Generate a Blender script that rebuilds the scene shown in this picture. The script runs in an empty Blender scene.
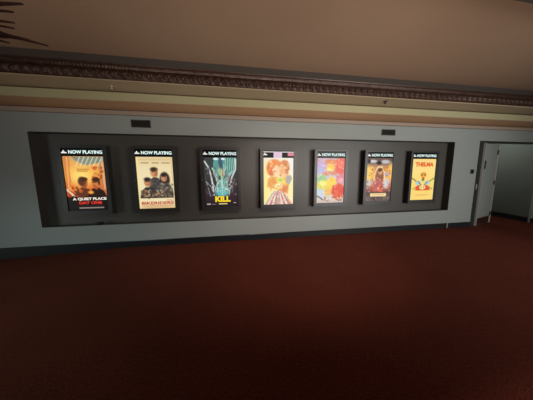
import bpy, bmesh, math, random
from mathutils import Vector, Matrix
random.seed(7)
S = bpy.context.scene
COL = S.collection

# ------------------------------------------------------------------ helpers
def lin(c):
    c /= 255.0
    return c / 12.92 if c <= 0.04045 else ((c + 0.055) / 1.055) ** 2.4

def rgb(r, g, b):
    return (lin(r), lin(g), lin(b), 1.0)

def link(o):
    COL.objects.link(o)
    return o

def obj(name, bm, m, parent=None, smooth=False):
    me = bpy.data.meshes.new(name)
    bmesh.ops.recalc_face_normals(bm, faces=bm.faces[:])
    bm.to_mesh(me)
    bm.free()
    if m is not None:
        for mm in (m if isinstance(m, (list, tuple)) else [m]):
            me.materials.append(mm)
    if smooth:
        for p in me.polygons:
            p.use_smooth = True
    o = link(bpy.data.objects.new(name, me))
    if parent:
        o.parent = parent
    return o

def thing(name, label, cat, loc=(0, 0, 0), group=None):
    o = link(bpy.data.objects.new(name, None))
    o.location = loc
    o.empty_display_size = 0.1
    o['label'] = label
    o['category'] = cat
    if group:
        o['group'] = group
    return o

def tag(o, label, cat, group=None):
    o['label'] = label
    o['category'] = cat
    if group:
        o['group'] = group
    return o

def struct(o, label=None, cat=None):
    o['kind'] = 'structure'
    if label:
        o['label'] = label
    if cat:
        o['category'] = cat
    return o

def box(bm, x0, x1, y0, y1, z0, z1, mat=0):
    v = [bm.verts.new((x, y, z)) for z in (z0, z1) for y in (y0, y1) for x in (x0, x1)]
    for q in ((0, 2, 3, 1), (4, 5, 7, 6), (0, 1, 5, 4), (2, 6, 7, 3), (0, 4, 6, 2), (1, 3, 7, 5)):
        f = bm.faces.new([v[i] for i in q])
        f.material_index = mat
    return v

def bevel(bm, w, seg=2):
    bmesh.ops.bevel(bm, geom=bm.edges[:], offset=w, segments=seg, affect='EDGES', profile=0.5)
    return bm

def bx(x0, x1, y0, y1, z0, z1, bv=0, seg=2):
    bm = bmesh.new()
    box(bm, x0, x1, y0, y1, z0, z1)
    if bv:
        bevel(bm, bv, seg)
    return bm

def ring(bm, x0, x1, z0, z1, w, y0, y1):
    """a rectangular frame lying in the x/z plane"""
    o = [(x0, z0), (x1, z0), (x1, z1), (x0, z1)]
    i = [(x0 + w[0], z0 + w[1]), (x1 - w[2], z0 + w[1]), (x1 - w[2], z1 - w[3]), (x0 + w[0], z1 - w[3])]
    V = {}
    for k, pts in (('o', o), ('i', i)):
        for yy in (y0, y1):
            V[k, yy] = [bm.verts.new((p[0], yy, p[1])) for p in pts]
    for a in range(4):
        b = (a + 1) % 4
        bm.faces.new([V['o', y0][a], V['o', y0][b], V['i', y0][b], V['i', y0][a]])
        bm.faces.new([V['o', y1][a], V['o', y1][b], V['i', y1][b], V['i', y1][a]])
        bm.faces.new([V['o', y0][a], V['o', y0][b], V['o', y1][b], V['o', y1][a]])
        bm.faces.new([V['i', y0][a], V['i', y0][b], V['i', y1][b], V['i', y1][a]])

def cyl(bm, r, p0, p1, n=20, r2=None):
    p0, p1 = Vector(p0), Vector(p1)
    d = p1 - p0
    M = Matrix.Translation((p0 + p1) / 2) @ d.to_track_quat('Z', 'Y').to_matrix().to_4x4()
    bmesh.ops.create_cone(bm, cap_ends=True, segments=n, radius1=r, radius2=r if r2 is None else r2, depth=d.length, matrix=M)

def text_mesh(name, s, width, height, m, parent, cx, y, cz, depth=0.0015, fat=0.012, spacing=1.0):
    """lettering as a thin mesh that faces -y, fitted to width x height"""
    cu = bpy.data.curves.new(name, 'FONT')
    cu.body = s
    cu.align_x = 'CENTER'
    cu.offset = fat
    cu.resolution_u = 3
    cu.space_character = spacing
    t = bpy.data.objects.new(name, cu)
    COL.objects.link(t)
    bpy.context.view_layer.update()
    dg = bpy.context.evaluated_depsgraph_get()
    me = bpy.data.meshes.new_from_object(t.evaluated_get(dg))
    COL.objects.unlink(t)
    bpy.data.objects.remove(t)
    xs = [v.co.x for v in me.vertices]
    ys = [v.co.y for v in me.vertices]
    sx = width / (max(xs) - min(xs))
    sz = height / (max(ys) - min(ys))
    mx, my = (max(xs) + min(xs)) / 2, (max(ys) + min(ys)) / 2
    bm = bmesh.new()
    bm.from_mesh(me)
    for v in bm.verts:
        v.co = Vector(((v.co.x - mx) * sx + cx, y, (v.co.y - my) * sz + cz))
    r = bmesh.ops.extrude_face_region(bm, geom=bm.faces[:])
    for v in [g for g in r['geom'] if isinstance(g, bmesh.types.BMVert)]:
        v.co.y -= depth
    bpy.data.meshes.remove(me)
    return obj(name, bm, m, parent)

# ------------------------------------------------------------------ materials
def mat(name, color, rough=0.6, metal=0.0, spec=0.5, noise=None, bump=None, sheen=0.0):
    m = bpy.data.materials.new(name)
    m.use_nodes = True
    nt = m.node_tree
    b = nt.nodes['Principled BSDF']
    b.inputs['Base Color'].default_value = color
    b.inputs['Roughness'].default_value = rough
    b.inputs['Metallic'].default_value = metal
    b.inputs['Specular IOR Level'].default_value = spec
    if sheen:
        b.inputs['Sheen Weight'].default_value = sheen
        b.inputs['Sheen Roughness'].default_value = 0.5
    tc = nt.nodes.new('ShaderNodeTexCoord')
    if noise:
        sc, amt = noise
        n = nt.nodes.new('ShaderNodeTexNoise')
        n.inputs['Scale'].default_value = sc
        n.inputs['Detail'].default_value = 4
        nt.links.new(tc.outputs['Object'], n.inputs['Vector'])
        r = nt.nodes.new('ShaderNodeMapRange')
        r.inputs['From Min'].default_value = 0.3
        r.inputs['From Max'].default_value = 0.7
        r.inputs['To Min'].default_value = 1 - amt
        r.inputs['To Max'].default_value = 1 + amt
        nt.links.new(n.outputs['Fac'], r.inputs['Value'])
        mx = nt.nodes.new('ShaderNodeVectorMath')
        mx.operation = 'SCALE'
        mx.inputs[0].default_value = color[:3]
        nt.links.new(r.outputs['Result'], mx.inputs['Scale'])
        nt.links.new(mx.outputs[0], b.inputs['Base Color'])
    if bump:
        sc, st = bump
        n2 = nt.nodes.new('ShaderNodeTexNoise')
        n2.inputs['Scale'].default_value = sc
        n2.inputs['Detail'].default_value = 3
        nt.links.new(tc.outputs['Object'], n2.inputs['Vector'])
        bp = nt.nodes.new('ShaderNodeBump')
        bp.inputs['Strength'].default_value = st
        bp.inputs['Distance'].default_value = 0.01
        nt.links.new(n2.outputs['Fac'], bp.inputs['Height'])
        nt.links.new(bp.outputs['Normal'], b.inputs['Normal'])
    return m

def emis(name, color, strength=1.0):
    m = mat(name, (0.02, 0.02, 0.02, 1), 0.35, spec=0.2)
    b = m.node_tree.nodes['Principled BSDF']
    b.inputs['Emission Color'].default_value = color
    b.inputs['Emission Strength'].default_value = strength
    return m

def print_mat():
    """backlit film print: colours of the artwork are stored on its mesh"""
    m = mat('backlit_print', (0.03, 0.03, 0.03, 1), 0.3, spec=0.25)
    nt = m.node_tree
    b = nt.nodes['Principled BSDF']
    a = nt.nodes.new('ShaderNodeAttribute')
    a.attribute_name = 'art'
    nt.links.new(a.outputs['Color'], b.inputs['Emission Color'])
    b.inputs['Emission Strength'].default_value = 1.0
    return m

M_WALL = mat('grey_wall_paint', (0.40, 0.435, 0.42, 1), 0.55, spec=0.3, noise=(0.8, 0.03), bump=(90, 0.03))
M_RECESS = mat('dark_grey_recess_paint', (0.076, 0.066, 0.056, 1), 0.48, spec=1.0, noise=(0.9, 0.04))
M_CEIL = mat('tan_ceiling_paint', (0.45, 0.305, 0.215, 1), 0.7, spec=0.2, noise=(0.5, 0.06), bump=(60, 0.04))
M_GREYBAND = mat('grey_band_paint', (0.105, 0.088, 0.078, 1), 0.6, spec=0.3)
M_CREAM = mat('cream_cornice_paint', (0.46, 0.36, 0.24, 1), 0.55, spec=0.3, noise=(1.2, 0.05))
M_KHAKI = mat('pale_khaki_cornice_paint', (0.54, 0.50, 0.30, 1), 0.5, spec=0.3, noise=(1.0, 0.05))
M_PINK = mat('salmon_cornice_paint', (0.54, 0.33, 0.19, 1), 0.5, spec=0.3, noise=(1.1, 0.05))
M_STRIP = mat('pale_pink_bead_paint', (0.46, 0.36, 0.29, 1), 0.5, spec=0.3)
M_BRONZE = mat('bronze_ornament', (0.075, 0.036, 0.024, 1), 0.38, metal=0.25, spec=0.6, noise=(14, 0.45))
M_BASE = mat('black_baseboard_vinyl', (0.018, 0.021, 0.026, 1), 0.35, spec=0.5)
M_BLACK = mat('black_case_metal', (0.011, 0.009, 0.008, 1), 0.45, spec=1.0)
_b = M_BLACK.node_tree.nodes['Principled BSDF']
_b.inputs['Coat Weight'].default_value = 0.7
_b.inputs['Coat Roughness'].default_value = 0.48
M_HEAD = mat('black_header_film', (0.004, 0.006, 0.007, 1), 0.35, spec=0.3)
M_STEEL = mat('brushed_steel', (0.55, 0.55, 0.54, 1), 0.3, metal=1.0)
M_DOOR = mat('grey_door_paint', (0.36, 0.39, 0.37, 1), 0.45, spec=0.4)
M_EDGE = mat('pale_door_edge', (0.62, 0.62, 0.58, 1), 0.45, spec=0.4)
M_FRAME = mat('dark_door_frame', (0.036, 0.040, 0.038, 1), 0.5, spec=0.4)
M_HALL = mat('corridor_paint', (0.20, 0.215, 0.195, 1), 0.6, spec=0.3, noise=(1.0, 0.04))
M_VENT = mat('vent_metal', (0.05, 0.045, 0.04, 1), 0.5, spec=0.4)
M_VENTIN = mat('vent_slats', (0.03, 0.026, 0.022, 1), 0.5, spec=0.4)
M_KICK = mat('kick_plate_metal', (0.10, 0.04, 0.03, 1), 0.4, metal=0.6)  # red-brown base colour carries the carpet's reflection
M_PLUME = mat('maroon_plume_paint', (0.055, 0.022, 0.018, 1), 0.6, spec=0.3, noise=(22, 0.5))
M_PLASTIC = mat('black_plastic', (0.01, 0.01, 0.01, 1), 0.4)
M_PALE = mat('pale_metal', (0.65, 0.62, 0.55, 1), 0.35, metal=0.4)
M_PRINT = print_mat()

def carpet_mat():
    m = bpy.data.materials.new('red_brown_carpet')
    m.use_nodes = True
    nt = m.node_tree
    b = nt.nodes['Principled BSDF']
    b.inputs['Roughness'].default_value = 0.95
    b.inputs['Specular IOR Level'].default_value = 0.05
    b.inputs['Sheen Weight'].default_value = 0.25
    b.inputs['Sheen Roughness'].default_value = 0.4
    b.inputs['Sheen Tint'].default_value = (0.6, 0.2, 0.14, 1)
    tc = nt.nodes.new('ShaderNodeTexCoord')
    n1 = nt.nodes.new('ShaderNodeTexNoise'); n1.inputs['Scale'].default_value = 55; n1.inputs['Detail'].default_value = 5
    n2 = nt.nodes.new('ShaderNodeTexNoise'); n2.inputs['Scale'].default_value = 1.1; n2.inputs['Detail'].default_value = 3
    n3 = nt.nodes.new('ShaderNodeTexVoronoi'); n3.inputs['Scale'].default_value = 160
    for n in (n1, n2, n3):
        nt.links.new(tc.outputs['Object'], n.inputs['Vector'])
    ramp = nt.nodes.new('ShaderNodeValToRGB')
    ramp.color_ramp.elements[0].position = 0.32
    ramp.color_ramp.elements[0].color = (0.065, 0.0155, 0.0095, 1)
    ramp.color_ramp.elements[1].position = 0.7
    ramp.color_ramp.elements[1].color = (0.145, 0.030, 0.018, 1)
    nt.links.new(n1.outputs['Fac'], ramp.inputs['Fac'])
    r = nt.nodes.new('ShaderNodeMapRange')
    r.inputs['From Min'].default_value = 0.3; r.inputs['From Max'].default_value = 0.7
    r.inputs['To Min'].default_value = 0.88; r.inputs['To Max'].default_value = 1.12
    nt.links.new(n2.outputs['Fac'], r.inputs['Value'])
    sc = nt.nodes.new('ShaderNodeVectorMath'); sc.operation = 'SCALE'
    nt.links.new(ramp.outputs['Color'], sc.inputs[0])
    nt.links.new(r.outputs['Result'], sc.inputs['Scale'])
    nt.links.new(sc.outputs[0], b.inputs['Base Color'])
    bp = nt.nodes.new('ShaderNodeBump'); bp.inputs['Strength'].default_value = 0.5; bp.inputs['Distance'].default_value = 0.012
    add = nt.nodes.new('ShaderNodeMath'); add.operation = 'ADD'
    nt.links.new(n1.outputs['Fac'], add.inputs[0]); nt.links.new(n3.outputs['Distance'], add.inputs[1])
    nt.links.new(add.outputs[0], bp.inputs['Height'])
    nt.links.new(bp.outputs['Normal'], b.inputs['Normal'])
    return m
M_CARPET = carpet_mat()

# ------------------------------------------------------------------ room shell
XL, XR = -9.0, 12.0           # extent of the lobby along the poster wall
RX0, RX1, RZ0, RZ1, RD = -3.579, 5.606, 0.478, 2.238, 0.17   # recess
OX0, OX1, OZ = 6.385, 8.52, 2.285                            # opening at the right
CEIL = 3.30

def floor_z(x):
    return 0.0 if x > -2.25 else (x + 2.25) * 0.047

bm = bmesh.new()
xs = [XL, -7, -5.5, -4.5, -3.8, -3.2, -2.7, -2.25, 0, 3, 6, 9, XR]
rows = []
for yy in (-12.0, -8, -4, -2, 0.0, 0.9, 3.0):
    rows.append([bm.verts.new((x, yy, floor_z(x))) for x in xs])
for a, b in zip(rows, rows[1:]):
    for i in range(len(xs) - 1):
        bm.faces.new((a[i], a[i + 1], b[i + 1], b[i]))
struct(obj('floor', bm, M_CARPET), 'dark red-brown carpet covering the lobby floor', 'carpet')

# front wall with the long recess and the doorway
bm = bmesh.new()
T = 0.26
box(bm, XL, RX0, 0, T, -0.45, 2.66)
box(bm, RX0, RX1, 0, T, -0.2, RZ0)
box(bm, RX0, RX1, 0, T, RZ1, 2.66)
box(bm, RX1, OX0, 0, T, -0.02, 2.66)
box(bm, OX0, OX1, 0, T, OZ, 2.66)
box(bm, OX1, XR, 0, 0.03, -0.02, 2.66)
struct(obj('wall_front', bm, M_WALL), 'grey painted wall around the long poster recess', 'wall')
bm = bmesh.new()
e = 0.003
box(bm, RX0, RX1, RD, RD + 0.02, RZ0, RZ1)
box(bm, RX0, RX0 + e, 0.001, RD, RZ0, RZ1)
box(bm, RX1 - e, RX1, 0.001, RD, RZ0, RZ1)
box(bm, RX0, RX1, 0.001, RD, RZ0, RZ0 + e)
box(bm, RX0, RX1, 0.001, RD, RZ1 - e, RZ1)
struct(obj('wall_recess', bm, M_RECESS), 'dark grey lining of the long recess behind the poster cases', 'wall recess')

# baseboard following the floor
def baseboard(name, x0, x1, label):
    bm = bmesh.new()
    st = [x for x in xs if x0 < x < x1]
    pts = [x0] + st + [x1]
    prof = lambda x: [(-0.001, floor_z(x)), (-0.016, floor_z(x)), (-0.016, 0.118), (-0.010, 0.128), (-0.001, 0.129)]
    prev = None
    for x in pts:
        cur = [bm.verts.new((x, p[0], p[1])) for p in prof(x)]
        if prev:
            for i in range(5):
                bm.faces.new((prev[i], prev[(i + 1) % 5], cur[(i + 1) % 5], cur[i]))
        else:
            bm.faces.new(cur)
        prev = cur
    bm.faces.new(prev)
    return struct(obj(name, bm, M_BASE), label, 'baseboard')
baseboard('baseboard_front', XL, 5.588, 'black baseboard along the foot of the poster wall')
baseboard('baseboard_doorway', 5.622, 6.385, 'short black baseboard between recess end and doorway')
baseboard('baseboard_right', 8.54, XR, 'black baseboard right of the doorway')
struct(obj('trim_1', bx(5.590, 5.620, -0.03, -0.0015, 0, 0.14, 0.003), M_STRIP), 'pale upright joint strip in the black baseboard', 'trim')

# ------------------------------------------------------------------ stepped cornice (each run is one trim piece)
def run(name, prof, m, label, sub=1):
    """closed profile (y,z) swept along the wall"""
    bm = bmesh.new()
    prev = None
    n = len(prof)
    for x in (XL, XR):
        cur = [bm.verts.new((x, p[0], p[1])) for p in prof]
        if prev:
            for i in range(n):
                bm.faces.new((prev[i], prev[(i + 1) % n], cur[(i + 1) % n], cur[i]))
        prev = cur
        bm.faces.new(cur)
    return struct(obj(name, bm, m), label, 'cornice')

run('trim_2', [(0.1, 2.5705), (-0.050, 2.568), (-0.058, 2.576), (-0.058, 2.638), (-0.046, 2.648), (0.1, 2.648)], M_STRIP, 'thin pale bead where the wall meets the cornice')
run('trim_3', [(0.1, 2.664), (-0.034, 2.666), (-0.042, 2.671), (-0.12, 2.694), (-0.25, 2.742), (-0.25, 2.748), (0.1, 2.748)], M_PINK, 'salmon sloping band of the cornice')
run('trim_4', [(0.1, 2.749), (-0.25, 2.749), (-0.256, 2.753), (-0.256, 2.882), (-0.246, 2.893), (0.1, 2.893)], M_KHAKI, 'pale yellow-green upright band of the cornice')
run('trim_5', [(0.1, 2.916), (-0.235, 2.916), (-0.262, 2.922), (-0.30, 2.932), (-0.470, 2.966), (-0.505, 2.972), (-0.505, 2.992), (0.1, 2.992)], M_CREAM, 'cream sloping band of the cornice')
run('trim_6', [(0.1, 3.243), (-0.500, 3.243), (-0.512, 3.243), (-0.612, 3.297), (-0.612, 3.34), (0.1, 3.34)], M_GREYBAND, 'grey strip between ornament band and ceiling')

# carved bronze band: relief of overlapping leaves and a row of beads
def carved(x):
    pass
bm = bmesh.new()
NX, NZ = 1500, 18
zz0, zz1 = 2.993, 3.242
prev = None
for i in range(NX + 1):
    x = -6.0 + (15.5) * i / NX
    cur = []
    for j in range(NZ + 1):
        t = j / NZ
        z = zz0 + (zz1 - zz0) * t
        y = -0.47 - 0.035 * math.sin(math.pi * min(1, t / 0.72)) if t < 0.72 else -0.47 - 0.03 * (t - 0.72) / 0.28
        if 0.06 < t < 0.66:                                  # leaf scroll
            u = (x / 0.135) % 1.0
            w = (t - 0.06) / 0.60
            lobe = abs(math.sin(math.pi * (u + 0.25 * math.sin(3.1 * w))))
            vein = math.cos(2 * math.pi * (u * 3 + w * 2.2))
            y -= 0.020 * lobe * math.sin(math.pi * w) + 0.007 * vein * math.sin(math.pi * w)
        elif 0.74 < t < 0.9:                                 # bead row
            w = (t - 0.74) / 0.16
            y -= 0.005 * abs(math.sin(math.pi * x / 0.05)) * math.sin(math.pi * w)
        elif t >= 0.93 or t <= 0.04:
            y -= 0.012
        cur.append(bm.verts.new((x, y, z)))
    cur.append(bm.verts.new((x, 0.1, zz1)))
    cur.append(bm.verts.new((x, 0.1, zz0)))
    if prev:
        n = len(cur)
        for k in range(n):
            bm.faces.new((prev[k], prev[(k + 1) % n], cur[(k + 1) % n], cur[k]))
    else:
        bm.faces.new(cur)
    prev = cur
bm.faces.new(prev)
struct(obj('trim_7', bm, M_BRONZE), 'dark bronze carved leaf band running along the cornice', 'cornice')

# ceiling and the dark beam across it
struct(obj('ceiling', bx(XL, XR, -12.0, -0.60, CEIL, CEIL + 0.05), M_CEIL), 'tan painted lobby ceiling', 'ceiling')
bm = bmesh.new()
prev = None
prof = [(-2.44, CEIL - 0.001), (-2.47, 3.255), (-2.52, 3.235), (-2.53, 3.16), (-2.60, 3.14), (-3.1, 3.14), (-3.15, CEIL - 0.001)]
for x in (XL, XR):
    cur = [bm.verts.new((x, p[0], p[1])) for p in prof]
    if prev:
        for i in range(len(prof)):
            bm.faces.new((prev[i], prev[(i + 1) % len(prof)], cur[(i + 1) % len(prof)], cur[i]))
    bm.faces.new(cur)
    prev = cur
struct(obj('trim_8', bm, M_GREYBAND), 'dark beam crossing the ceiling, its end showing at the upper right', 'ceiling beam')

# ------------------------------------------------------------------ doorway at the right
# dark frame stile on the left of the opening
bm = bmesh.new()
box(bm, 6.385, 6.505, -0.012, 0.20, 0.0, OZ)
box(bm, 6.505, OX1, 0.03, 0.20, OZ - 0.03, OZ)
bevel(bm, 0.002, 1)
t9 = struct(obj('trim_9', bm, M_FRAME), 'dark upright frame on the left of the doorway', 'door frame')

pl = obj('latch_plate', bx(6.415, 6.452, -0.018, -0.0125, 1.00, 1.17, 0.003), M_STEEL, t9)
bm = bmesh.new()
cyl(bm, 0.010, (6.434, -0.018, 1.085), (6.434, -0.07, 1.085))
cyl(bm, 0.009, (6.40, -0.065, 1.088), (6.475, -0.065, 1.08))
obj('lever', bm, M_STEEL, pl, True)

# open leaf seen almost on edge
A = Vector((6.55, -0.03, 0)); B = Vector((7.42, 0.25, 0))
dirv = (B - A).normalized()
ang = math.atan2(dirv.y, dirv.x)
L = (B - A).length
d = link(bpy.data.objects.new('door_1', None))
d.location = A
d.rotation_euler = (0, 0, ang)
struct(d, 'grey door leaf standing open in the doorway, pale edge towards the lobby', 'door')
obj('panel', bx(0.006, L, 0.0, 0.045, 0.012, 2.215, 0.003), M_DOOR, d)
ed = obj('edge_strip', bx(-0.004, 0.006, -0.004, 0.049, 0.01, 2.235, 0.002), M_EDGE, d)
ed['label'] = 'pale leading edge of the door'
obj('kick_plate', bx(0.03, L - 0.02, -0.004, -0.0005, 0.02, 0.215, 0.001), M_KICK, d)
obj('pull_plate', bx(0.05, 0.12, -0.012, -0.0005, 1.56, 1.78, 0.004), M_PLASTIC, d)
for hz in (0.28, 1.18, 2.02):
    bm = bmesh.new()
    cyl(bm, 0.014, (L - 0.012, -0.012, hz - 0.06), (L - 0.012, -0.012, hz + 0.06), 14)
    obj('hinge', bm, M_PLASTIC, d, True)
# post the leaf hangs on
bm = bmesh.new()
P = B + dirv * 0.005
box(bm, 0, 0.032, -0.02, 0.10, 0.0, 2.25)
bevel(bm, 0.003, 1)
bmesh.ops.transform(bm, matrix=Matrix.Translation(P) @ Matrix.Rotation(ang, 4, 'Z'), verts=bm.verts[:])
struct(obj('trim_10', bm, M_EDGE), 'pale frame post that carries the hinges of the open door', 'door frame')

# corridor behind
def wall_seg(name, p0, p1, z0, z1, th, m, label, cat):
    p0, p1 = Vector((*p0, 0)), Vector((*p1, 0))
    dv = (p1 - p0).normalized()
    nn = Vector((-dv.y, dv.x, 0)) * th
    bm = bmesh.new()
    q = [p0, p1, p1 + nn, p0 + nn]
    lo = [bm.verts.new((v.x, v.y, z0)) for v in q]
    hi = [bm.verts.new((v.x, v.y, z1)) for v in q]
    bm.faces.new(lo); bm.faces.new(hi)
    for i in range(4):
        j = (i + 1) % 4
        bm.faces.new((lo[i], lo[j], hi[j], hi[i]))
    return struct(obj(name, bm, m), label, cat)
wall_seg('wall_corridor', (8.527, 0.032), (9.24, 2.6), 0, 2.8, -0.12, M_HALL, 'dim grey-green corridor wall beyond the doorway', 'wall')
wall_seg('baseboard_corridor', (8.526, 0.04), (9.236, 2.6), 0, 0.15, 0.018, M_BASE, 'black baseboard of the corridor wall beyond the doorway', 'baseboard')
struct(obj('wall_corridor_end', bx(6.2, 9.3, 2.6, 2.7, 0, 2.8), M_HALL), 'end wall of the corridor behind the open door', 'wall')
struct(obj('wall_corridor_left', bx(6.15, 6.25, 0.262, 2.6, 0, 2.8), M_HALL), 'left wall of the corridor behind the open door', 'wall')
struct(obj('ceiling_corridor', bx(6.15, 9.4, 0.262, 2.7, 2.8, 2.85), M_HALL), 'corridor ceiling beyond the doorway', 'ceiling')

# card reader on the wall
cr = thing('card_reader', 'small black card reader on the grey wall beside the doorway', 'card reader', (6.232, 0, 1.49))
obj('housing', bx(-0.045, 0.045, -0.025, -0.0005, -0.055, 0.055, 0.006), M_PLASTIC, cr)
obj('reader_face', bx(-0.030, 0.030, -0.028, -0.0252, -0.035, 0.040, 0.001), M_HEAD, cr)

# ------------------------------------------------------------------ vents above the recess
def vent(x0, x1, z0, z1, label):
    cx, cz = (x0 + x1) / 2, (z0 + z1) / 2
    t = thing('wall_vent', label, 'vent', (cx, 0, cz), 'dark vents above the poster recess')
    hx, hz = (x1 - x0) / 2, (z1 - z0) / 2
    bm = bmesh.new()
    ring(bm, -hx, hx, -hz, hz, (0.018,) * 4, -0.014, -0.0005)
    obj('vent_frame', bm, M_VENT, t)
    obj('backing', bx(-hx + 0.018, hx - 0.018, -0.003, -0.0006, -hz + 0.018, hz - 0.018), M_PLASTIC, t)
    n = 5
    for k in range(n):
        z = -hz + 0.018 + (2 * hz - 0.036) * (k + 0.5) / n
        bm = bmesh.new()
        v = box(bm, -hx + 0.018, hx - 0.018, -0.011, -0.0085, -0.010, 0.010)
        bmesh.ops.rotate(bm, cent=(0, -0.010, 0), matrix=Matrix.Rotation(0.6, 3, 'X'), verts=bm.verts[:])
        bmesh.ops.translate(bm, vec=(0, 0.001, z), verts=bm.verts[:])
        obj('slat', bm, M_VENTIN, t)
vent(-1.876, -1.536, 2.360, 2.498, 'wide dark vent on the wall above the cream poster with three figures')
vent(3.483, 3.845, 2.350, 2.486, 'dark vent on the wall above the sixth poster, towards the doorway')

# ------------------------------------------------------------------ poster cases
HW = 0.414
CZ0, CZ1 = 0.690, 2.008
YF, YB = 0.030, 0.1695
WARMWHITE = emis('backlit_white_lettering', rgb(222, 245, 240), 1.1)
LOGOWHITE = emis('backlit_white_logo', rgb(250, 246, 238), 1.0)
TAG_LILAC = emis('lilac_tag', rgb(236, 205, 226), 0.9)
TAG_PINK = emis('pink_tag', rgb(236, 140, 160), 0.9)

centers = [1.0135 + (k - 3) * 1.2615 for k in range(7)]
centers[0] -= 0.015
centers[1] -= 0.03
centers[4] -= 0.01
case_labels = [
    'black lit case holding the orange poster with two heads, first from the left',
    'black lit case holding the cream poster with three figures',
    'black lit case holding the dark teal poster with yellow title',
    'black lit case with pink tags over its header, holding the orange couple poster',
    'black lit case holding the many-coloured poster with large red patch',
    'black lit case holding the amber poster with cream plate at its foot',
    'black lit case holding the yellow poster, nearest to the doorway']

def make_case():
    t = thing('poster_case', case_labels[0], 'poster case', (0, 0, 0), 'lit poster cases in the recess')
    obj('body', bx(-HW, HW, 0.052, YB, CZ0, CZ1, 0.004), M_BLACK, t)
    bm = bmesh.new()
    ring(bm, -HW, HW, CZ0, CZ1, (0.070, 0.079, 0.070, 0.040), YF, 0.0515)
    bmesh.ops.bevel(bm, geom=bm.edges[:], offset=0.003, segments=2, affect='EDGES')
    obj('frame', bm, M_BLACK, t)
    obj('header', bx(-HW + 0.071, HW - 0.071, 0.0440, 0.0512, 1.818, CZ1 - 0.041), M_HEAD, t)
    bm = bmesh.new()
    cyl(bm, 0.011, (-HW + 0.030, YF + 0.002, 1.345), (-HW + 0.030, YF - 0.008, 1.345), 16)
    obj('lock', bm, M_STEEL, t, True)
    return t

def marquee_mark(parent):
    """small white dome-over-bar mark at the left of the header"""
    bm = bmesh.new()
    box(bm, -0.352, -0.258, 0.0425, 0.0436, 1.868, 1.888)
    pts = [(-0.330, 1.892), (-0.284, 1.892), (-0.292, 1.906), (-0.300, 1.908), (-0.300, 1.922), (-0.316, 1.922), (-0.316, 1.908), (-0.324, 1.906)]
    lo = [bm.verts.new((p[0], 0.0436, p[1])) for p in pts]
    hi = [bm.verts.new((p[0], 0.0425, p[1])) for p in pts]
    bm.faces.new(lo); bm.faces.new(hi)
    for i in range(len(pts)):
        j = (i + 1) % len(pts)
        bm.faces.new((lo[i], lo[j], hi[j], hi[i]))
    return obj('marquee_mark', bm, LOGOWHITE, parent)

proto = make_case()
proto_kids = list(proto.children)
header_done = {}
cases = []
for k, cx in enumerate(centers):
    if k == 0:
        c = proto
    else:
        c = proto.copy()
        COL.objects.link(c)
        for ch in proto_kids:
            q = ch.copy()
            q.parent = c
            COL.objects.link(q)
    c.location = (cx, 0, 0)
    c['label'] = case_labels[k]
    cases.append(c)
letter0 = mark0 = None
for k, c in enumerate(cases):
    hd = [q for q in c.children if q.name.startswith('header')][0]
    if letter0 is None:
        letter0 = text_mesh('lettering', 'NOW PLAYING', 0.565, 0.066, WARMWHITE, hd, 0.052, 0.0438, 1.893, 0.001, 0.034)
        mark0 = marquee_mark(hd)
    else:
        q = mark0.copy(); q.parent = hd; COL.objects.link(q)
        if k != 3:
            q = letter0.copy(); q.parent = hd; COL.objects.link(q)
hd4 = [q for q in cases[3].children if q.name.startswith('header')][0]
tg = obj('tag', bx(-0.115, 0.075, 0.0418, 0.0436, 1.812, 1.945), TAG_LILAC, hd4); tg['label'] = 'pale lilac tag over the header'
tg = obj('tag', bx(-0.345, 0.345, 0.0424, 0.0436, 1.932, 1.946), LOGOWHITE, hd4); tg['label'] = 'thin white strip along the header'
tg = obj('tag', bx(0.205, 0.345, 0.0418, 0.0436, 1.855, 1.925), TAG_PINK, hd4); tg['label'] = 'pink tag over the header'

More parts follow.
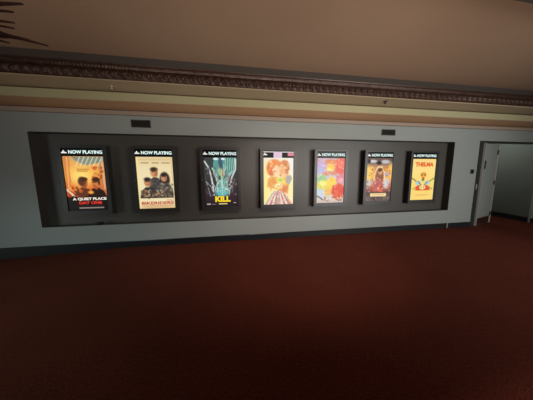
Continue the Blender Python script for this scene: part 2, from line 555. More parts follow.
# ------------------------------------------------------------------ posters: backlit prints painted from shapes
class Art:
    def __init__(self, bg):
        self.ops = []
        self.bg = bg
        self.rnd = random.Random(3)
    def el(self, u, v, ru, rv, c, soft=0.25, a=1.0, rot=0.0): self.ops.append(('el', u, v, ru, rv, c, soft, a, rot)); return self
    def poly(self, pts, c, a=1.0): self.ops.append(('po', pts, c, a)); return self
    def rect(self, u0, v0, u1, v1, c, a=1.0): return self.poly([(u0, v0), (u1, v0), (u1, v1), (u0, v1)], c, a)
    def line(self, pts, w, c, a=1.0): self.ops.append(('li', pts, w, c, a)); return self
    def grad(self, stops): self.ops.append(('gr', stops)); return self
    def speck(self, u0, v0, u1, v1, n, cols, r0=0.01, r1=0.03, a=0.7):
        for _ in range(n):
            self.el(self.rnd.uniform(u0, u1), self.rnd.uniform(v0, v1), self.rnd.uniform(r0, r1), self.rnd.uniform(r0, r1) * 0.7,
                    self.rnd.choice(cols), 0.5, a)
        return self
    def at(self, u, v):
        c = list(self.bg)
        for op in self.ops:
            a = 0.0
            if op[0] == 'el':
                _, eu, ev, ru, rv, col, soft, al, rot = op
                du, dv = (u - eu), (v - ev) * 1.5
                if rot:
                    cr, sr = math.cos(rot), math.sin(rot)
                    du, dv = du * cr + dv * sr, -du * sr + dv * cr
                d = math.hypot(du / ru, dv / (rv * 1.5))
                a = al * max(0, min(1, (1 + soft / 2 - d) / max(soft, 1e-3)))
            elif op[0] == 'po':
                _, pts, col, al = op
                ins = False
                j = len(pts) - 1
                for i in range(len(pts)):
                    (ui, vi), (uj, vj) = pts[i], pts[j]
                    if (vi > v) != (vj > v) and u < (uj - ui) * (v - vi) / (vj - vi) + ui:
                        ins = not ins
                    j = i
                a = al if ins else 0
            elif op[0] == 'li':
                _, pts, w, col, al = op
                best = 9
                for (ua, va), (ub, vb) in zip(pts, pts[1:]):
                    ex, ey = ub - ua, (vb - va) * 1.5
                    px, py = u - ua, (v - va) * 1.5
                    t = max(0, min(1, (px * ex + py * ey) / (ex * ex + ey * ey + 1e-9)))
                    best = min(best, math.hypot(px - t * ex, py - t * ey))
                a = al * max(0, min(1, (1.3 - best / w) / 0.6))
            elif op[0] == 'gr':
                st = op[1]
                for (v0, c0), (v1, c1) in zip(st, st[1:]):
                    if v0 <= v <= v1:
                        t = (v - v0) / (v1 - v0)
                        c = [c0[i] + (c1[i] - c0[i]) * t for i in range(3)]
                        break
                continue
            if a > 0:
                c = [c[i] + (col[i] - c[i]) * a for i in range(3)]
        return c

PW, PZ0, PZ1, PY = 0.337, 0.776, 1.812, 0.0445
GU, GV = 60, 92

def poster(cx, art, label, pw=PW):
    bm = bmesh.new()
    g = [[bm.verts.new((-pw + 2 * pw * i / GU, 0, PZ1 + (PZ0 - PZ1) * j / GV)) for i in range(GU + 1)] for j in range(GV + 1)]
    for j in range(GV):
        for i in range(GU):
            bm.faces.new((g[j][i], g[j + 1][i], g[j + 1][i + 1], g[j][i + 1]))
    # back and edges of the print sheet
    bd = [g[0][i] for i in range(GU)] + [g[j][GU] for j in range(GV)] + [g[GV][i] for i in range(GU, 0, -1)] + [g[j][0] for j in range(GV, 0, -1)]
    bk = [bm.verts.new((v.co.x, 0.005, v.co.z)) for v in bd]
    for i in range(len(bd)):
        j = (i + 1) % len(bd)
        bm.faces.new((bd[i], bd[j], bk[j], bk[i]))
    bm.faces.new(bk)
    o = obj('film_poster', bm, M_PRINT)
    me = o.data
    at = me.color_attributes.new('art', 'FLOAT_COLOR', 'POINT')
    for i, v in enumerate(me.vertices):
        u = (v.co.x + pw) / (2 * pw)
        vv = (PZ1 - v.co.z) / (PZ1 - PZ0)
        c = art.at(u, vv)
        at.data[i].color = (lin(max(0, c[0])), lin(max(0, c[1])), lin(max(0, c[2])), 1)
    o.location = (cx, PY, 0)
    return tag(o, label, 'poster', 'backlit film posters in the cases')

def title(p, s, u, v, w, h, col, st=1.0, fat=0.015, sp=1.0, name='title'):
    x = -PW + 2 * PW * u
    z = PZ1 + (PZ0 - PZ1) * v
    m = emis(name + '_ink', rgb(*col), st)
    return text_mesh(name, s, w * 2 * PW, h * (PZ1 - PZ0), m, p, x, -0.0004, z, 0.0008, fat, sp)

# 1 - two heads against a fiery sky
a = Art((235, 150, 60))
a.grad([(0, (205, 165, 105)), (0.14, (236, 172, 84)), (0.35, (246, 176, 66)), (0.52, (230, 116, 40)), (0.72, (190, 68, 24)), (0.76, (30, 14, 10)), (1, (10, 8, 8))])
a.el(0.40, 0.38, 0.28, 0.16, (255, 222, 120), 1.2, 0.9)
a.poly([(0, 0), (0.16, 0), (0.12, 0.7), (0, 0.7)], (205, 105, 50), 0.6)
a.poly([(0.85, 0), (1, 0), (1, 0.72), (0.88, 0.72)], (190, 120, 80), 0.7)
a.poly([(0.2, 0), (1, 0), (1, 0.10), (0.55, 0.16), (0.3, 0.08)], (105, 130, 125), 0.75)
for i in range(6):
    a.line([(0.42 + i * 0.11, 0.01), (0.30 + i * 0.11, 0.17)], 0.012, (225, 230, 215), 0.8)
a.line([(0.10, 0.02), (0.06, 0.6)], 0.02, (250, 200, 130), 0.6)
a.line([(0.96, 0.06), (0.97, 0.6)], 0.018, (240, 215, 180), 0.6)
a.speck(0.70, 0.2, 0.95, 0.42, 26, [(190, 70, 30), (235, 160, 80), (150, 55, 25)], 0.02, 0.05)
a.rect(0.30, 0.225, 0.62, 0.24, (190, 120, 50), 0.8).rect(0.30, 0.26, 0.58, 0.275, (190, 120, 50), 0.8)
a.poly([(0.12, 0.76), (0.20, 0.62), (0.34, 0.57), (0.54, 0.59), (0.64, 0.66), (0.68, 0.78)], (96, 46, 24))
a.el(0.44, 0.475, 0.105, 0.095, (196, 112, 56), 0.3).el(0.40, 0.455, 0.10, 0.085, (92, 50, 28), 0.4).el(0.45, 0.415, 0.10, 0.04, (74, 38, 22), 0.4)
a.el(0.48, 0.47, 0.05, 0.012, (120, 62, 34), 0.6).el(0.50, 0.525, 0.035, 0.012, (150, 76, 44), 0.6).el(0.44, 0.56, 0.06, 0.03, (150, 80, 42), 0.6)
a.poly([(0.46, 0.78), (0.56, 0.67), (0.66, 0.585), (0.82, 0.575), (0.94, 0.64), (1.0, 0.74), (1.0, 0.78)], (38, 20, 15))
a.el(0.74, 0.49, 0.10, 0.095, (204, 122, 68), 0.3).el(0.76, 0.425, 0.105, 0.045, (66, 34, 20), 0.4).el(0.83, 0.47, 0.03, 0.06, (80, 42, 24), 0.5)
a.el(0.71, 0.475, 0.06, 0.012, (120, 64, 36), 0.6).el(0.70, 0.535, 0.04, 0.013, (150, 78, 48), 0.6).el(0.75, 0.58, 0.05, 0.03, (160, 88, 50), 0.6)
a.el(0.60, 0.66, 0.07, 0.03, (250, 170, 60), 0.8)
a.speck(0.05, 0.55, 0.35, 0.74, 18, [(230, 110, 40), (120, 50, 20), (250, 160, 70)], 0.02, 0.05)
a.line([(0.0, 0.60), (0.17, 0.73)], 0.022, (245, 225, 200), 0.9)
a.poly([(0, 0.80), (0.14, 0.72), (0.3, 0.76), (0.5, 0.73), (0.7, 0.76), (1, 0.73), (1, 1), (0, 1)], (14, 9, 8))
a.rect(0.15, 0.905, 0.9, 0.915, (60, 40, 34), 0.7)
a.rect(0.26, 0.945, 0.90, 0.962, (190, 175, 165), 0.75)
p1 = poster(centers[0], a, 'backlit orange poster with two dark-haired heads against a fiery sky')
title(p1, 'A QUIET PLACE', 0.55, 0.785, 0.86, 0.058, (250, 238, 226), fat=0.045)
title(p1, 'DAY ONE', 0.56, 0.855, 0.58, 0.056, (240, 60, 42), fat=0.03, name='subtitle')

# 2 - three busts on cream
a = Art((238, 220, 172))
a.grad([(0, (226, 200, 148)), (0.2, (236, 218, 172)), (0.6, (240, 226, 182)), (0.85, (240, 222, 178)), (1, (222, 190, 140))])
a.rect(0, 0, 0.035, 1, (250, 225, 150)).rect(0.965, 0, 1, 1, (225, 195, 140))
a.rect(0.12, 0.10, 0.34, 0.122, (170, 140, 95)).rect(0.42, 0.10, 0.62, 0.122, (170, 140, 95)).rect(0.70, 0.10, 0.93, 0.122, (170, 140, 95))
a.rect(0.1, 0.045, 0.93, 0.06, (205, 175, 125), .8)
def bust(hu, hv, hr, hair, face, coat, pts, hairdy=-0.035, hw=1.15):
    a.poly(pts, coat)
    a.el(hu, hv, hr, hr * 0.86, face, 0.25)
    a.el(hu, hv - 0.022 - hr * 0.38, hr * min(hw, 0.98), hr * 0.42, hair, 0.6)
    a.el(hu - hr * 0.4, hv - 0.012, hr * 0.25, 0.008, hair, 0.6, 0.75).el(hu + hr * 0.4, hv - 0.012, hr * 0.25, 0.008, hair, 0.6, 0.75)
    a.el(hu, hv + hr * 0.42, hr * 0.3, 0.007, (120, 62, 44), 0.6, 0.8)
    a.el(hu + hr * 0.65, hv + 0.01, hr * 0.3, hr * 0.55, (140, 88, 58), 0.8, 0.6)
bust(0.47, 0.30, 0.105, (62, 42, 30), (212, 152, 104), (70, 66, 66), [(0.30, 0.62), (0.34, 0.44), (0.44, 0.38), (0.58, 0.40), (0.66, 0.5), (0.66, 0.66)])
a.el(0.52, 0.32, 0.04, 0.06, (165, 105, 70), 0.6, 0.7)
a.el(0.755, 0.44, 0.145, 0.15, (52, 38, 32), 0.3)
bust(0.735, 0.40, 0.085, (46, 33, 28), (205, 148, 108), (78, 72, 66), [(0.56, 0.80), (0.58, 0.56), (0.70, 0.50), (0.86, 0.50), (0.97, 0.62), (0.98, 0.80)], -0.045, 1.25)
bust(0.27, 0.49, 0.098, (44, 36, 34), (198, 138, 94), (48, 48, 52), [(0.04, 0.80), (0.08, 0.66), (0.2, 0.58), (0.36, 0.58), (0.52, 0.64), (0.58, 0.80)], -0.04, 1.1)
a.speck(0.06, 0.64, 0.96, 0.79, 120, [(190, 172, 132), (70, 62, 56), (130, 112, 88), (35, 32, 32), (170, 108, 76), (52, 48, 46)], 0.015, 0.04, 0.7)
a.speck(0.36, 0.44, 0.62, 0.62, 30, [(96, 90, 84), (44, 40, 40), (130, 118, 100)], 0.012, 0.03, 0.6)
a.speck(0.58, 0.5, 0.95, 0.7, 26, [(120, 108, 92), (50, 46, 44), (160, 148, 125)], 0.02, 0.05, 0.6)
a.poly([(0.04, 0.80), (0.04, 0.77), (0.98, 0.77), (0.98, 0.80)], (50, 38, 30), 0.6)
a.rect(0.1, 0.945, 0.93, 0.96, (215, 165, 110)).rect(0.2, 0.972, 0.8, 0.985, (215, 165, 110))
p2 = poster(centers[1], a, 'backlit cream poster with three illustrated figures and a red title')
title(p2, 'BIKERIDERS', 0.515, 0.895, 0.90, 0.06, (186, 56, 34), fat=0.03)
title(p2, 'THE', 0.85, 0.845, 0.16, 0.028, (200, 76, 48), name='small_title')

# 3 - teal figure between white veins
a = Art((42, 30, 40))
a.grad([(0, (52, 62, 62)), (0.3, (58, 58, 60)), (0.6, (52, 42, 50)), (0.85, (44, 26, 38)), (1, (22, 12, 20))])
a.poly([(0.30, 0), (0.98, 0), (0.92, 0.30), (0.70, 0.42), (0.76, 0.72), (0.36, 0.74), (0.42, 0.42), (0.26, 0.24)], (92, 152, 144))
a.el(0.52, 0.70, 0.24, 0.10, (105, 182, 180), 0.6).el(0.50, 0.12, 0.07, 0.14, (58, 92, 110), 0.4)
for i in range(5):
    a.line([(0.66 + i * 0.07, 0.01), (0.64 + i * 0.065, 0.26)], 0.014, (160, 205, 186), 0.8)
    a.line([(0.695 + i * 0.07, 0.01), (0.675 + i * 0.065, 0.26)], 0.012, (50, 98, 90), 0.7)
a.el(0.36, 0.03, 0.08, 0.022, (225, 240, 240), 0.5).el(0.58, 0.03, 0.06, 0.022, (225, 240, 240), 0.5)
a.line([(0.02, 0.08), (0.13, 0.20), (0.20, 0.36), (0.24, 0.56), (0.27, 0.76)], 0.022, (225, 228, 222), 0.9)
a.line([(0.24, 0.22), (0.36, 0.34), (0.40, 0.50), (0.34, 0.66)], 0.018, (190, 215, 200), 0.85)
a.line([(0.97, 0.03), (0.96, 0.24), (0.84, 0.40), (0.80, 0.52), (0.68, 0.66)], 0.022, (225, 232, 226), 0.9)
a.line([(0.86, 0.28), (0.70, 0.36), (0.66, 0.52), (0.74, 0.62)], 0.018, (185, 205, 190), 0.8)
a.line([(0.05, 0.48), (0.10, 0.62), (0.16, 0.78)], 0.012, (190, 190, 190), 0.7)
a.line([(0.93, 0.44), (0.86, 0.58), (0.84, 0.74)], 0.012, (170, 165, 170), 0.6)
a.el(0.48, 0.27, 0.06, 0.06, (226, 226, 150), 0.8, .9).el(0.52, 0.36, 0.06, 0.07, (205, 200, 130), 0.9, .8).el(0.60, 0.32, 0.04, 0.06, (205, 120, 100), 0.7, 0.7)
a.el(0.50, 0.47, 0.05, 0.08, (120, 190, 170), 0.6).el(0.46, 0.42, 0.03, 0.05, (46, 60, 56), 0.6)
a.speck(0.02, 0.2, 0.36, 0.8, 40, [(120, 118, 120), (30, 22, 30), (80, 66, 78)], 0.015, 0.04)
a.speck(0.64, 0.35, 0.98, 0.8, 40, [(120, 120, 112), (30, 22, 30), (100, 62, 62)], 0.015, 0.04)
a.speck(0.36, 0.42, 0.68, 0.7, 24, [(170, 215, 205), (60, 110, 110), (225, 230, 200)], 0.012, 0.035)
for q in range(26):
    u0 = a.rnd.uniform(0.04, 0.94); v0 = a.rnd.uniform(0.12, 0.6)
    sl = (0.5 - u0) * a.rnd.uniform(0.2, 0.6)
    a.line([(u0, v0), (u0 + sl * 0.5, v0 + 0.08), (u0 + sl * 0.7, v0 + 0.18)], a.rnd.uniform(0.006, 0.012), a.rnd.choice([(225, 232, 222), (200, 226, 210), (30, 34, 38), (150, 170, 165), (40, 60, 62)]), 0.75)
a.rect(0.04, 0.945, 0.16, 0.958, (190, 185, 180)).rect(0.88, 0.925, 0.96, 0.942, (200, 195, 190)).rect(0.40, 0.935, 0.68, 0.957, (225, 205, 130))
a.rect(0.2, 0.95, 0.32, 0.957, (130, 120, 120))
p3 = poster(centers[2], a, 'backlit dark teal poster with white streaks and a yellow four-letter title')
title(p3, 'KILL', 0.54, 0.85, 0.48, 0.122, (250, 216, 36), fat=0.055)

# 4 - orange couple over radiating stripes
a = Art((248, 236, 190))
a.grad([(0, (240, 226, 205)), (0.3, (250, 238, 200)), (0.7, (252, 236, 165)), (1, (250, 238, 190))])
a.poly([(0.0, 0.30), (0.08, 0.05), (0.12, 0.05), (0.14, 1), (0, 1)], (250, 230, 130), 0.8)
a.el(0.27, 0.22, 0.17, 0.17, (226, 98, 48), 0.3).el(0.36, 0.12, 0.20, 0.09, (236, 130, 60), 0.4)
a.el(0.42, 0.27, 0.12, 0.115, (250, 206, 160), 0.35)
a.el(0.70, 0.18, 0.19, 0.13, (206, 110, 62), 0.3).el(0.66, 0.28, 0.13, 0.12, (240, 172, 118), 0.35)
a.el(0.78, 0.30, 0.06, 0.10, (196, 92, 52), 0.5, .8)
a.poly([(0.10, 0.62), (0.16, 0.42), (0.34, 0.38), (0.52, 0.42), (0.74, 0.40), (0.86, 0.55), (0.82, 0.78), (0.62, 0.74), (0.36, 0.66)], (240, 166, 78))
a.el(0.54, 0.50, 0.20, 0.09, (246, 226, 110), 0.5).el(0.58, 0.47, 0.10, 0.035, (170, 205, 70), 0.7).el(0.30, 0.52, 0.16, 0.10, (236, 140, 62), 0.5)
a.el(0.70, 0.66, 0.12, 0.08, (222, 112, 60), 0.5).el(0.50, 0.60, 0.14, 0.06, (252, 238, 190), 0.5)
a.speck(0.12, 0.08, 0.84, 0.40, 46, [(250, 214, 160), (214, 84, 40), (244, 160, 80), (255, 232, 190)], 0.015, 0.045, 0.65)
a.speck(0.14, 0.42, 0.84, 0.74, 46, [(250, 224, 120), (214, 96, 48), (244, 170, 80), (206, 200, 90)], 0.015, 0.04, 0.65)
a.poly([(0.76, 0.40), (0.90, 0.36), (0.97, 0.44), (0.86, 0.58), (0.76, 0.52)], (160, 160, 158))
n = 12
for i in range(n):
    t0, t1 = i / n, (i + 1) / n
    a.poly([(0.34 + 0.30 * t0, 0.70), (0.34 + 0.30 * t1, 0.70), (0.02 + 0.96 * t1, 1.0), (0.02 + 0.96 * t0, 1.0)],
           [(176, 165, 160), (240, 212, 205), (206, 96, 96), (240, 224, 205), (150, 130, 128), (226, 140, 130)][i % 6])
a.speck(0.2, 0.74, 0.85, 0.98, 36, [(240, 225, 215), (196, 110, 110), (150, 140, 136)], 0.012, 0.03, 0.7)
a.rect(0, 0, 1, 1, (255, 240, 200), 0.16)  # painted-in overexposure: pale wash laid over the whole print
a.rect(0.02, 0.0, 1.0, 0.02, (238, 236, 236))
a.poly([(0.80, 0.0), (1, 0), (1, 0.4), (0.90, 0.3)], (244, 240, 236), 0.7)
p4 = poster(centers[3], a, 'backlit pale yellow poster with orange couple above radiating pink and grey stripes')

# 5 - patchwork of bright colours
a = Art((205, 180, 190))
a.grad([(0, (206, 170, 200)), (0.3, (200, 175, 205)), (0.5, (190, 200, 160)), (0.75, (215, 215, 215)), (1, (210, 190, 180))])
a.el(0.86, 0.18, 0.26, 0.20, (228, 88, 62), 0.35).el(0.86, 0.12, 0.14, 0.08, (240, 120, 90), 0.6, .7)
a.el(0.48, 0.08, 0.22, 0.06, (222, 126, 66), 0.4).el(0.47, 0.20, 0.19, 0.09, (246, 190, 72), 0.4).el(0.46, 0.24, 0.12, 0.035, (255, 226, 120), 0.5)
a.el(0.16, 0.18, 0.17, 0.12, (196, 160, 205), 0.4).el(0.10, 0.26, 0.12, 0.06, (170, 180, 220), 0.5)
a.el(0.46, 0.34, 0.26, 0.05, (214, 130, 84), 0.6)
a.el(0.16, 0.44, 0.18, 0.08, (152, 196, 130), 0.4).el(0.52, 0.42, 0.18, 0.05, (196, 186, 216), 0.5)
a.el(0.86, 0.46, 0.18, 0.12, (214, 120, 140), 0.4).el(0.88, 0.50, 0.10, 0.06, (236, 160, 170), 0.6)
a.el(0.24, 0.60, 0.24, 0.11, (222, 214, 70), 0.35).el(0.53, 0.58, 0.19, 0.17, (246, 204, 52), 0.35).el(0.22, 0.56, 0.13, 0.05, (238, 236, 120), 0.5)
a.el(0.12, 0.78, 0.18, 0.10, (196, 210, 226), 0.4).el(0.42, 0.76, 0.16, 0.08, (240, 180, 90), 0.5)
a.el(0.80, 0.72, 0.26, 0.15, (222, 58, 28), 0.3).el(0.80, 0.86, 0.17, 0.08, (226, 90, 50), 0.5)
a.speck(0.56, 0.60, 0.98, 0.86, 16, [(250, 190, 160), (190, 40, 24), (245, 110, 70)], 0.02, 0.06, 0.6)
a.speck(0.02, 0.02, 0.98, 0.52, 60, [(245, 225, 235), (180, 110, 150), (230, 140, 90), (200, 210, 170), (240, 235, 230)], 0.012, 0.035, 0.55)
a.speck(0.02, 0.52, 0.6, 0.86, 36, [(250, 236, 150), (190, 160, 70), (170, 190, 200), (235, 200, 90)], 0.012, 0.035, 0.6)
a.line([(0.0, 0.84), (0.12, 0.88), (0.22, 0.93)], 0.02, (60, 46, 50), 0.85)
a.rect(0, 0.94, 1, 1, (206, 186, 178), 0.9)
a.speck(0.28, 0.87, 0.95, 0.96, 34, [(110, 70, 50), (245, 235, 215), (150, 100, 60), (230, 200, 160)], 0.012, 0.035, 0.8)
p5 = poster(centers[4], a, 'backlit poster crowded with yellow, lilac and pink shapes and a large red patch')

# 6 - amber arch with a cream plate
a = Art((200, 140, 90))
a.grad([(0, (70, 60, 62)), (0.12, (140, 110, 96)), (0.22, (226, 156, 84)), (0.45, (236, 160, 76)), (0.6, (196, 120, 100)), (0.74, (150, 84, 70)), (0.80, (84, 66, 62)), (1, (104, 88, 84))])
a.el(0.04, 0.34, 0.16, 0.16, (255, 210, 96), 0.8).el(0.97, 0.30, 0.13, 0.18, (250, 196, 100), 0.8)
a.el(0.22, 0.06, 0.16, 0.035, (205, 200, 200), 0.6).el(0.72, 0.07, 0.18, 0.045, (196, 190, 190), 0.6).el(0.46, 0.10, 0.10, 0.04, (24, 20, 22), 0.6).el(0.06, 0.06, 0.06, 0.05, (20, 17, 18), 0.5)  # grey and black blotches paint header reflections into the print
a.line([(0.28, 0.50), (0.32, 0.30), (0.44, 0.19), (0.60, 0.19), (0.70, 0.30), (0.73, 0.5)], 0.026, (246, 214, 170), 0.9)
a.poly([(0.34, 0.52), (0.36, 0.32), (0.46, 0.23), (0.60, 0.23), (0.66, 0.34), (0.68, 0.56)], (150, 92, 66))
a.el(0.52, 0.31, 0.08, 0.07, (206, 150, 110), 0.4).el(0.52, 0.26, 0.10, 0.04, (90, 56, 44), 0.5)
a.el(0.82, 0.36, 0.10, 0.05, (190, 165, 180), 0.6).el(0.80, 0.58, 0.14, 0.12, (214, 206, 206), 0.6).el(0.10, 0.56, 0.12, 0.08, (206, 200, 196), 0.7)
a.poly([(0.26, 0.76), (0.32, 0.54), (0.48, 0.46), (0.64, 0.54), (0.70, 0.78)], (204, 100, 88))
a.el(0.44, 0.60, 0.09, 0.10, (176, 86, 104), 0.6).el(0.52, 0.68, 0.06, 0.08, (236, 120, 70), 0.6)
a.speck(0.05, 0.2, 0.95, 0.5, 50, [(250, 200, 110), (180, 100, 60), (120, 76, 60), (245, 224, 190)], 0.012, 0.04, 0.6)
a.speck(0.02, 0.5, 0.98, 0.78, 60, [(225, 215, 212), (180, 84, 84), (110, 70, 70), (236, 140, 100)], 0.012, 0.04, 0.65)
a.rect(0.18, 0.805, 0.82, 0.885, (246, 216, 160)).rect(0.26, 0.83, 0.74, 0.858, (222, 170, 110), 0.7)
a.speck(0.02, 0.90, 0.98, 0.99, 26, [(150, 132, 128), (70, 56, 54), (120, 96, 88)], 0.02, 0.06, 0.6)
p6 = poster(centers[5], a, 'backlit amber poster with arched figure above a cream plate at its foot')

# 7 - yellow poster with orange title
a = Art((250, 218, 128))
a.grad([(0, (250, 214, 134)), (0.3, (252, 222, 132)), (0.6, (252, 216, 112)), (1, (250, 214, 120))])
a.rect(0, 0, 0.03, 1, (255, 236, 160)).rect(0.97, 0, 1, 1, (255, 236, 160))
a.el(0.50, 0.38, 0.13, 0.06, (226, 150, 60), 0.4).el(0.50, 0.42, 0.095, 0.06, (240, 172, 76), 0.3).el(0.44, 0.385, 0.035, 0.018, (110, 70, 40), 0.5).el(0.57, 0.385, 0.035, 0.018, (110, 70, 40), 0.5).el(0.50, 0.455, 0.06, 0.014, (206, 96, 44), 0.5)
a.el(0.5, 0.50, 0.06, 0.03, (100, 110, 80), 0.5)
a.line([(0.02, 0.46), (0.18, 0.53), (0.34, 0.60)], 0.024, (120, 120, 70), 0.85).line([(0.98, 0.47), (0.82, 0.53), (0.66, 0.60)], 0.024, (110, 140, 70), 0.85)
a.el(0.30, 0.58, 0.12, 0.055, (176, 206, 206), 0.4).el(0.70, 0.58, 0.12, 0.055, (176, 206, 206), 0.4)
a.line([(0.30, 0.55), (0.44, 0.64)], 0.02, (96, 110, 96), 0.8).line([(0.70, 0.55), (0.56, 0.64)], 0.02, (96, 110, 96), 0.8)
a.poly([(0.18, 0.68), (0.30, 0.64), (0.70, 0.64), (0.84, 0.68), (0.82, 0.77), (0.20, 0.77)], (222, 84, 46))
a.el(0.50, 0.69, 0.14, 0.055, (252, 226, 150), 0.3).el(0.44, 0.69, 0.02, 0.02, (120, 110, 60), 0.5).el(0.56, 0.69, 0.02, 0.02, (120, 110, 60), 0.5)
a.el(0.14, 0.72, 0.09, 0.03, (216, 180, 90), 0.5).el(0.88, 0.72, 0.08, 0.03, (190, 180, 90), 0.5)
a.rect(0.20, 0.868, 0.80, 0.878, (226, 172, 90)).rect(0.26, 0.89, 0.74, 0.90, (226, 172, 90))
p7 = poster(centers[6], a, 'backlit yellow poster with orange title and small winged red emblem')
title(p7, 'THELMA', 0.51, 0.13, 0.80, 0.105, (226, 96, 42), fat=0.06)

# ------------------------------------------------------------------ small things
bm = bmesh.new()
bmesh.ops.create_icosphere(bm, subdivisions=3, radius=1.0)
for v in bm.verts:
    c = v.co.copy()
    k = 1 + 0.28 * math.sin(5 * c.x + 2 * c.y) * math.cos(4 * c.z + 3 * c.y) + 0.15 * math.sin(9 * c.y + 7 * c.x)
    v.co = Vector((c.x * 0.055 * k, c.y * 0.030 * k, max(c.z, -0.55) * 0.030 * k))
mn = min(v.co.z for v in bm.verts)
for v in bm.verts:
    v.co.z -= mn
o = obj('crumpled_wrapper', bm, M_PLASTIC, None, True)
o.location = (-2.62, 0.055, RZ0 + e + 0.0005)
tag(o, 'small black crumpled scrap lying on the recess sill below the orange poster', 'scrap')

def sprinkler(loc, m, label):
    t = thing('sprinkler_head', label, 'sprinkler', loc, 'sprinkler heads under the cornice')
    bm = bmesh.new(); cyl(bm, 0.045, (0, 0, -0.006), (0, 0, 0.0), 20)
    obj('escutcheon', bm, m, t)
    bm = bmesh.new(); cyl(bm, 0.012, (0, 0, -0.04), (0, 0, -0.006), 14)
    obj('stem', bm, m, t)
    bm = bmesh.new(); cyl(bm, 0.024, (0, 0, -0.046), (0, 0, -0.040), 16)
    obj('deflector', bm, m, t)
sprinkler((-1.97, -0.36, 2.945), M_PALE, 'pale sprinkler head under the cream cornice band, at the left')
sprinkler((3.20, -0.40, 2.953), M_FRAME, 'dark sprinkler head under the cream cornice band, towards the right')

# plume ornament on the ceiling at the upper left
def frond(bm, base, tip, w, bend, rnd):
    """a tapering, slightly ragged feather lying against the ceiling"""
    b, t = Vector(base), Vector(tip)
    dv = t - b
    nn = Vector((-dv.y, dv.x)).normalized()
    N = 16
    prev = None
    for i in range(N + 1):
        s = i / N
        c = b + dv * s + nn * bend * math.sin(math.pi * s)
        ww = w * (1 - s) ** 0.7 * (0.5 + 0.9 * math.sin(math.pi * min(1, s * 1.2 + .15))) * rnd.uniform(0.75, 1.2) + 0.004
        ww *= 3.0
        row = [bm.verts.new((c.x - nn.x * ww, c.y - nn.y * ww, CEIL - 0.001)),
               bm.verts.new((c.x, c.y, CEIL - 0.016)),
               bm.verts.new((c.x + nn.x * ww, c.y + nn.y * ww, CEIL - 0.001))]
        if prev:
            bm.faces.new((prev[0], prev[1], row[1], row[0]))
            bm.faces.new((prev[1], prev[2], row[2], row[1]))
            bm.faces.new((prev[2], prev[0], row[0], row[2]))
        else:
            bm.faces.new(row)
        prev = row
    bm.faces.new(prev)
pr = thing('ceiling_plume', 'dark maroon feathery plume ornament spreading over the upper left ceiling', 'ceiling ornament', (0, 0, 0))
rnd = random.Random(11)
FR = [((-3.45, -1.16), (-2.55, -0.735), 0.055, 0.01), ((-3.45, -1.02), (-2.68, -0.84), 0.035, -0.02), ((-3.40, -1.24), (-2.56, -1.17), 0.035, 0.02),
      ((-3.40, -1.18), (-2.66, -1.06), 0.035, 0.0), ((-3.30, -1.36), (-2.40, -1.36), 0.03, 0.02), ((-3.25, -1.42), (-2.19, -1.50), 0.038, 0.03),
      ((-3.40, -0.88), (-3.02, -0.725), 0.03, 0.0), ((-3.20, -1.52), (-2.25, -1.64), 0.035, 0.02), ((-3.2, -1.62), (-2.25, -1.80), 0.035, 0.0)]
for b_, t_, w_, bend_ in FR:
    bm = bmesh.new()
    frond(bm, b_, t_, w_, bend_, rnd)
    obj('frond', bm, M_PLUME, pr)

# ------------------------------------------------------------------ light
def area(name, loc, target, sx, sy, power, color):
    l = bpy.data.lights.new(name, 'AREA')
    l.shape = 'RECTANGLE'
    l.size, l.size_y = sx, sy
    l.energy = power
    l.color = color
    o = link(bpy.data.objects.new(name, l))
    o.location = loc
    o.rotation_euler = (Vector(target) - Vector(loc)).to_track_quat('-Z', 'Y').to_euler()
    return o
def spot(name, loc, target, power, angle, blend, radius, color):
    l = bpy.data.lights.new(name, 'SPOT')
    l.energy = power
    l.spot_size = math.radians(angle)
    l.spot_blend = blend
    l.shadow_soft_size = radius
    l.color = color
    o = link(bpy.data.objects.new(name, l))
    o.location = loc
    o.rotation_euler = (Vector(target) - Vector(loc)).to_track_quat('-Z', 'Y').to_euler()
    return o
spot('lobby_light', (6.0, -7.5, 1.35), (3.3, 0, 1.7), 1220, 92, 1.0, 1.9, (1.0, 1.0, 0.96))
for ux, up in ((-2.2, 105), (1.0, 175), (3.2, 80)):
    spot('ceiling_fill', (ux, -4.15, 0.6), (ux * 0.95 + 0.1, -1.45 if ux < 0 else -1.15, 3.3), up, 80, 1.0, 0.15, (1.0, 0.90, 0.77))  # unseen fill spots added to brighten ceiling and cornice
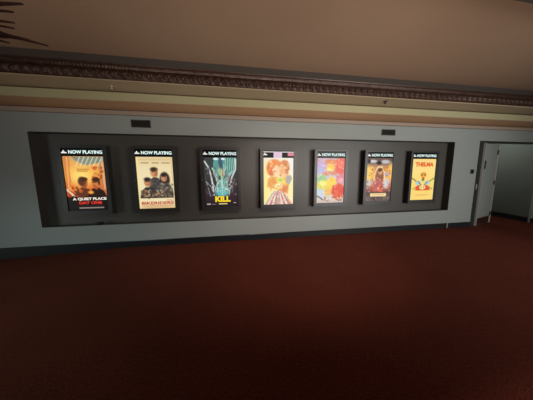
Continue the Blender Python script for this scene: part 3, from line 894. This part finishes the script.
spot('wall_foot_fill', (1.4, -3.35, 3.2), (0.9, -0.2, 0), 220, 80, 1.0, 0.08, (1.0, 0.85, 0.75))  # added fill, out of view, brightening the carpet near the wall
spot('left_fill', (-9.5, -5.5, 1.0), (-3.3, 0, 0.55), 310, 27, 0.75, 1.6, (0.92, 1.0, 0.94))  # unseen cool fill, cone narrowed to the lower left wall
spot('left_carpet_fill', (-3.6, -3.6, 3.2), (-3.2, -2.6, 0), 150, 100, 1.0, 0.08, (0.62, 1.0, 1.0))  # added cool fill for the carpet at the left, no fixture there
spot('carpet_patch_spot', (2.4, -9.5, 3.2), (2.4, -9.5, 0), 1000, 125.5, 0.03, 0.06, (1.0, 0.82, 0.78))  # unseen spot added so its cone edge bounds the lit carpet patch
pt = bpy.data.lights.new('corridor_fill', 'POINT'); pt.energy = 26; pt.shadow_soft_size = 0.15; pt.color = (0.95, 1.0, 0.92)  # added fill that lifts the otherwise black corridor wall
po = link(bpy.data.objects.new('corridor_fill', pt)); po.location = (7.7, 1.3, 2.6)
w = bpy.data.worlds.new('dim_lobby')
w.use_nodes = True
w.node_tree.nodes['Background'].inputs['Color'].default_value = (0.75, 0.85, 0.85, 1)
w.node_tree.nodes['Background'].inputs['Strength'].default_value = 0.03
S.world = w

# ------------------------------------------------------------------ camera
cam = bpy.data.cameras.new('camera')
cam.sensor_fit = 'HORIZONTAL'
cam.sensor_width = 36
cam.lens = 36 * 197.838 / 533
cam.clip_start = 0.05
co = link(bpy.data.objects.new('camera', cam))
yaw, pit, rol = 0.167335, 0.127303, -0.00663
f = Vector((math.sin(yaw) * math.cos(pit), math.cos(yaw) * math.cos(pit), -math.sin(pit)))
r = Vector((math.cos(yaw), -math.sin(yaw), 0))
u = r.cross(f)
r2 = r * math.cos(rol) + u * math.sin(rol)
u2 = u * math.cos(rol) - r * math.sin(rol)
M = Matrix((r2, u2, -f)).transposed().to_4x4()
M.translation = Vector((0, -4.3, 1.44583))
co.matrix_world = M
S.camera = co
S.view_settings.view_transform = 'Standard'
S.view_settings.look = 'None'
S.view_settings.exposure = 0.0
S.view_settings.gamma = 1.0
S.view_settings.use_curve_mapping = False
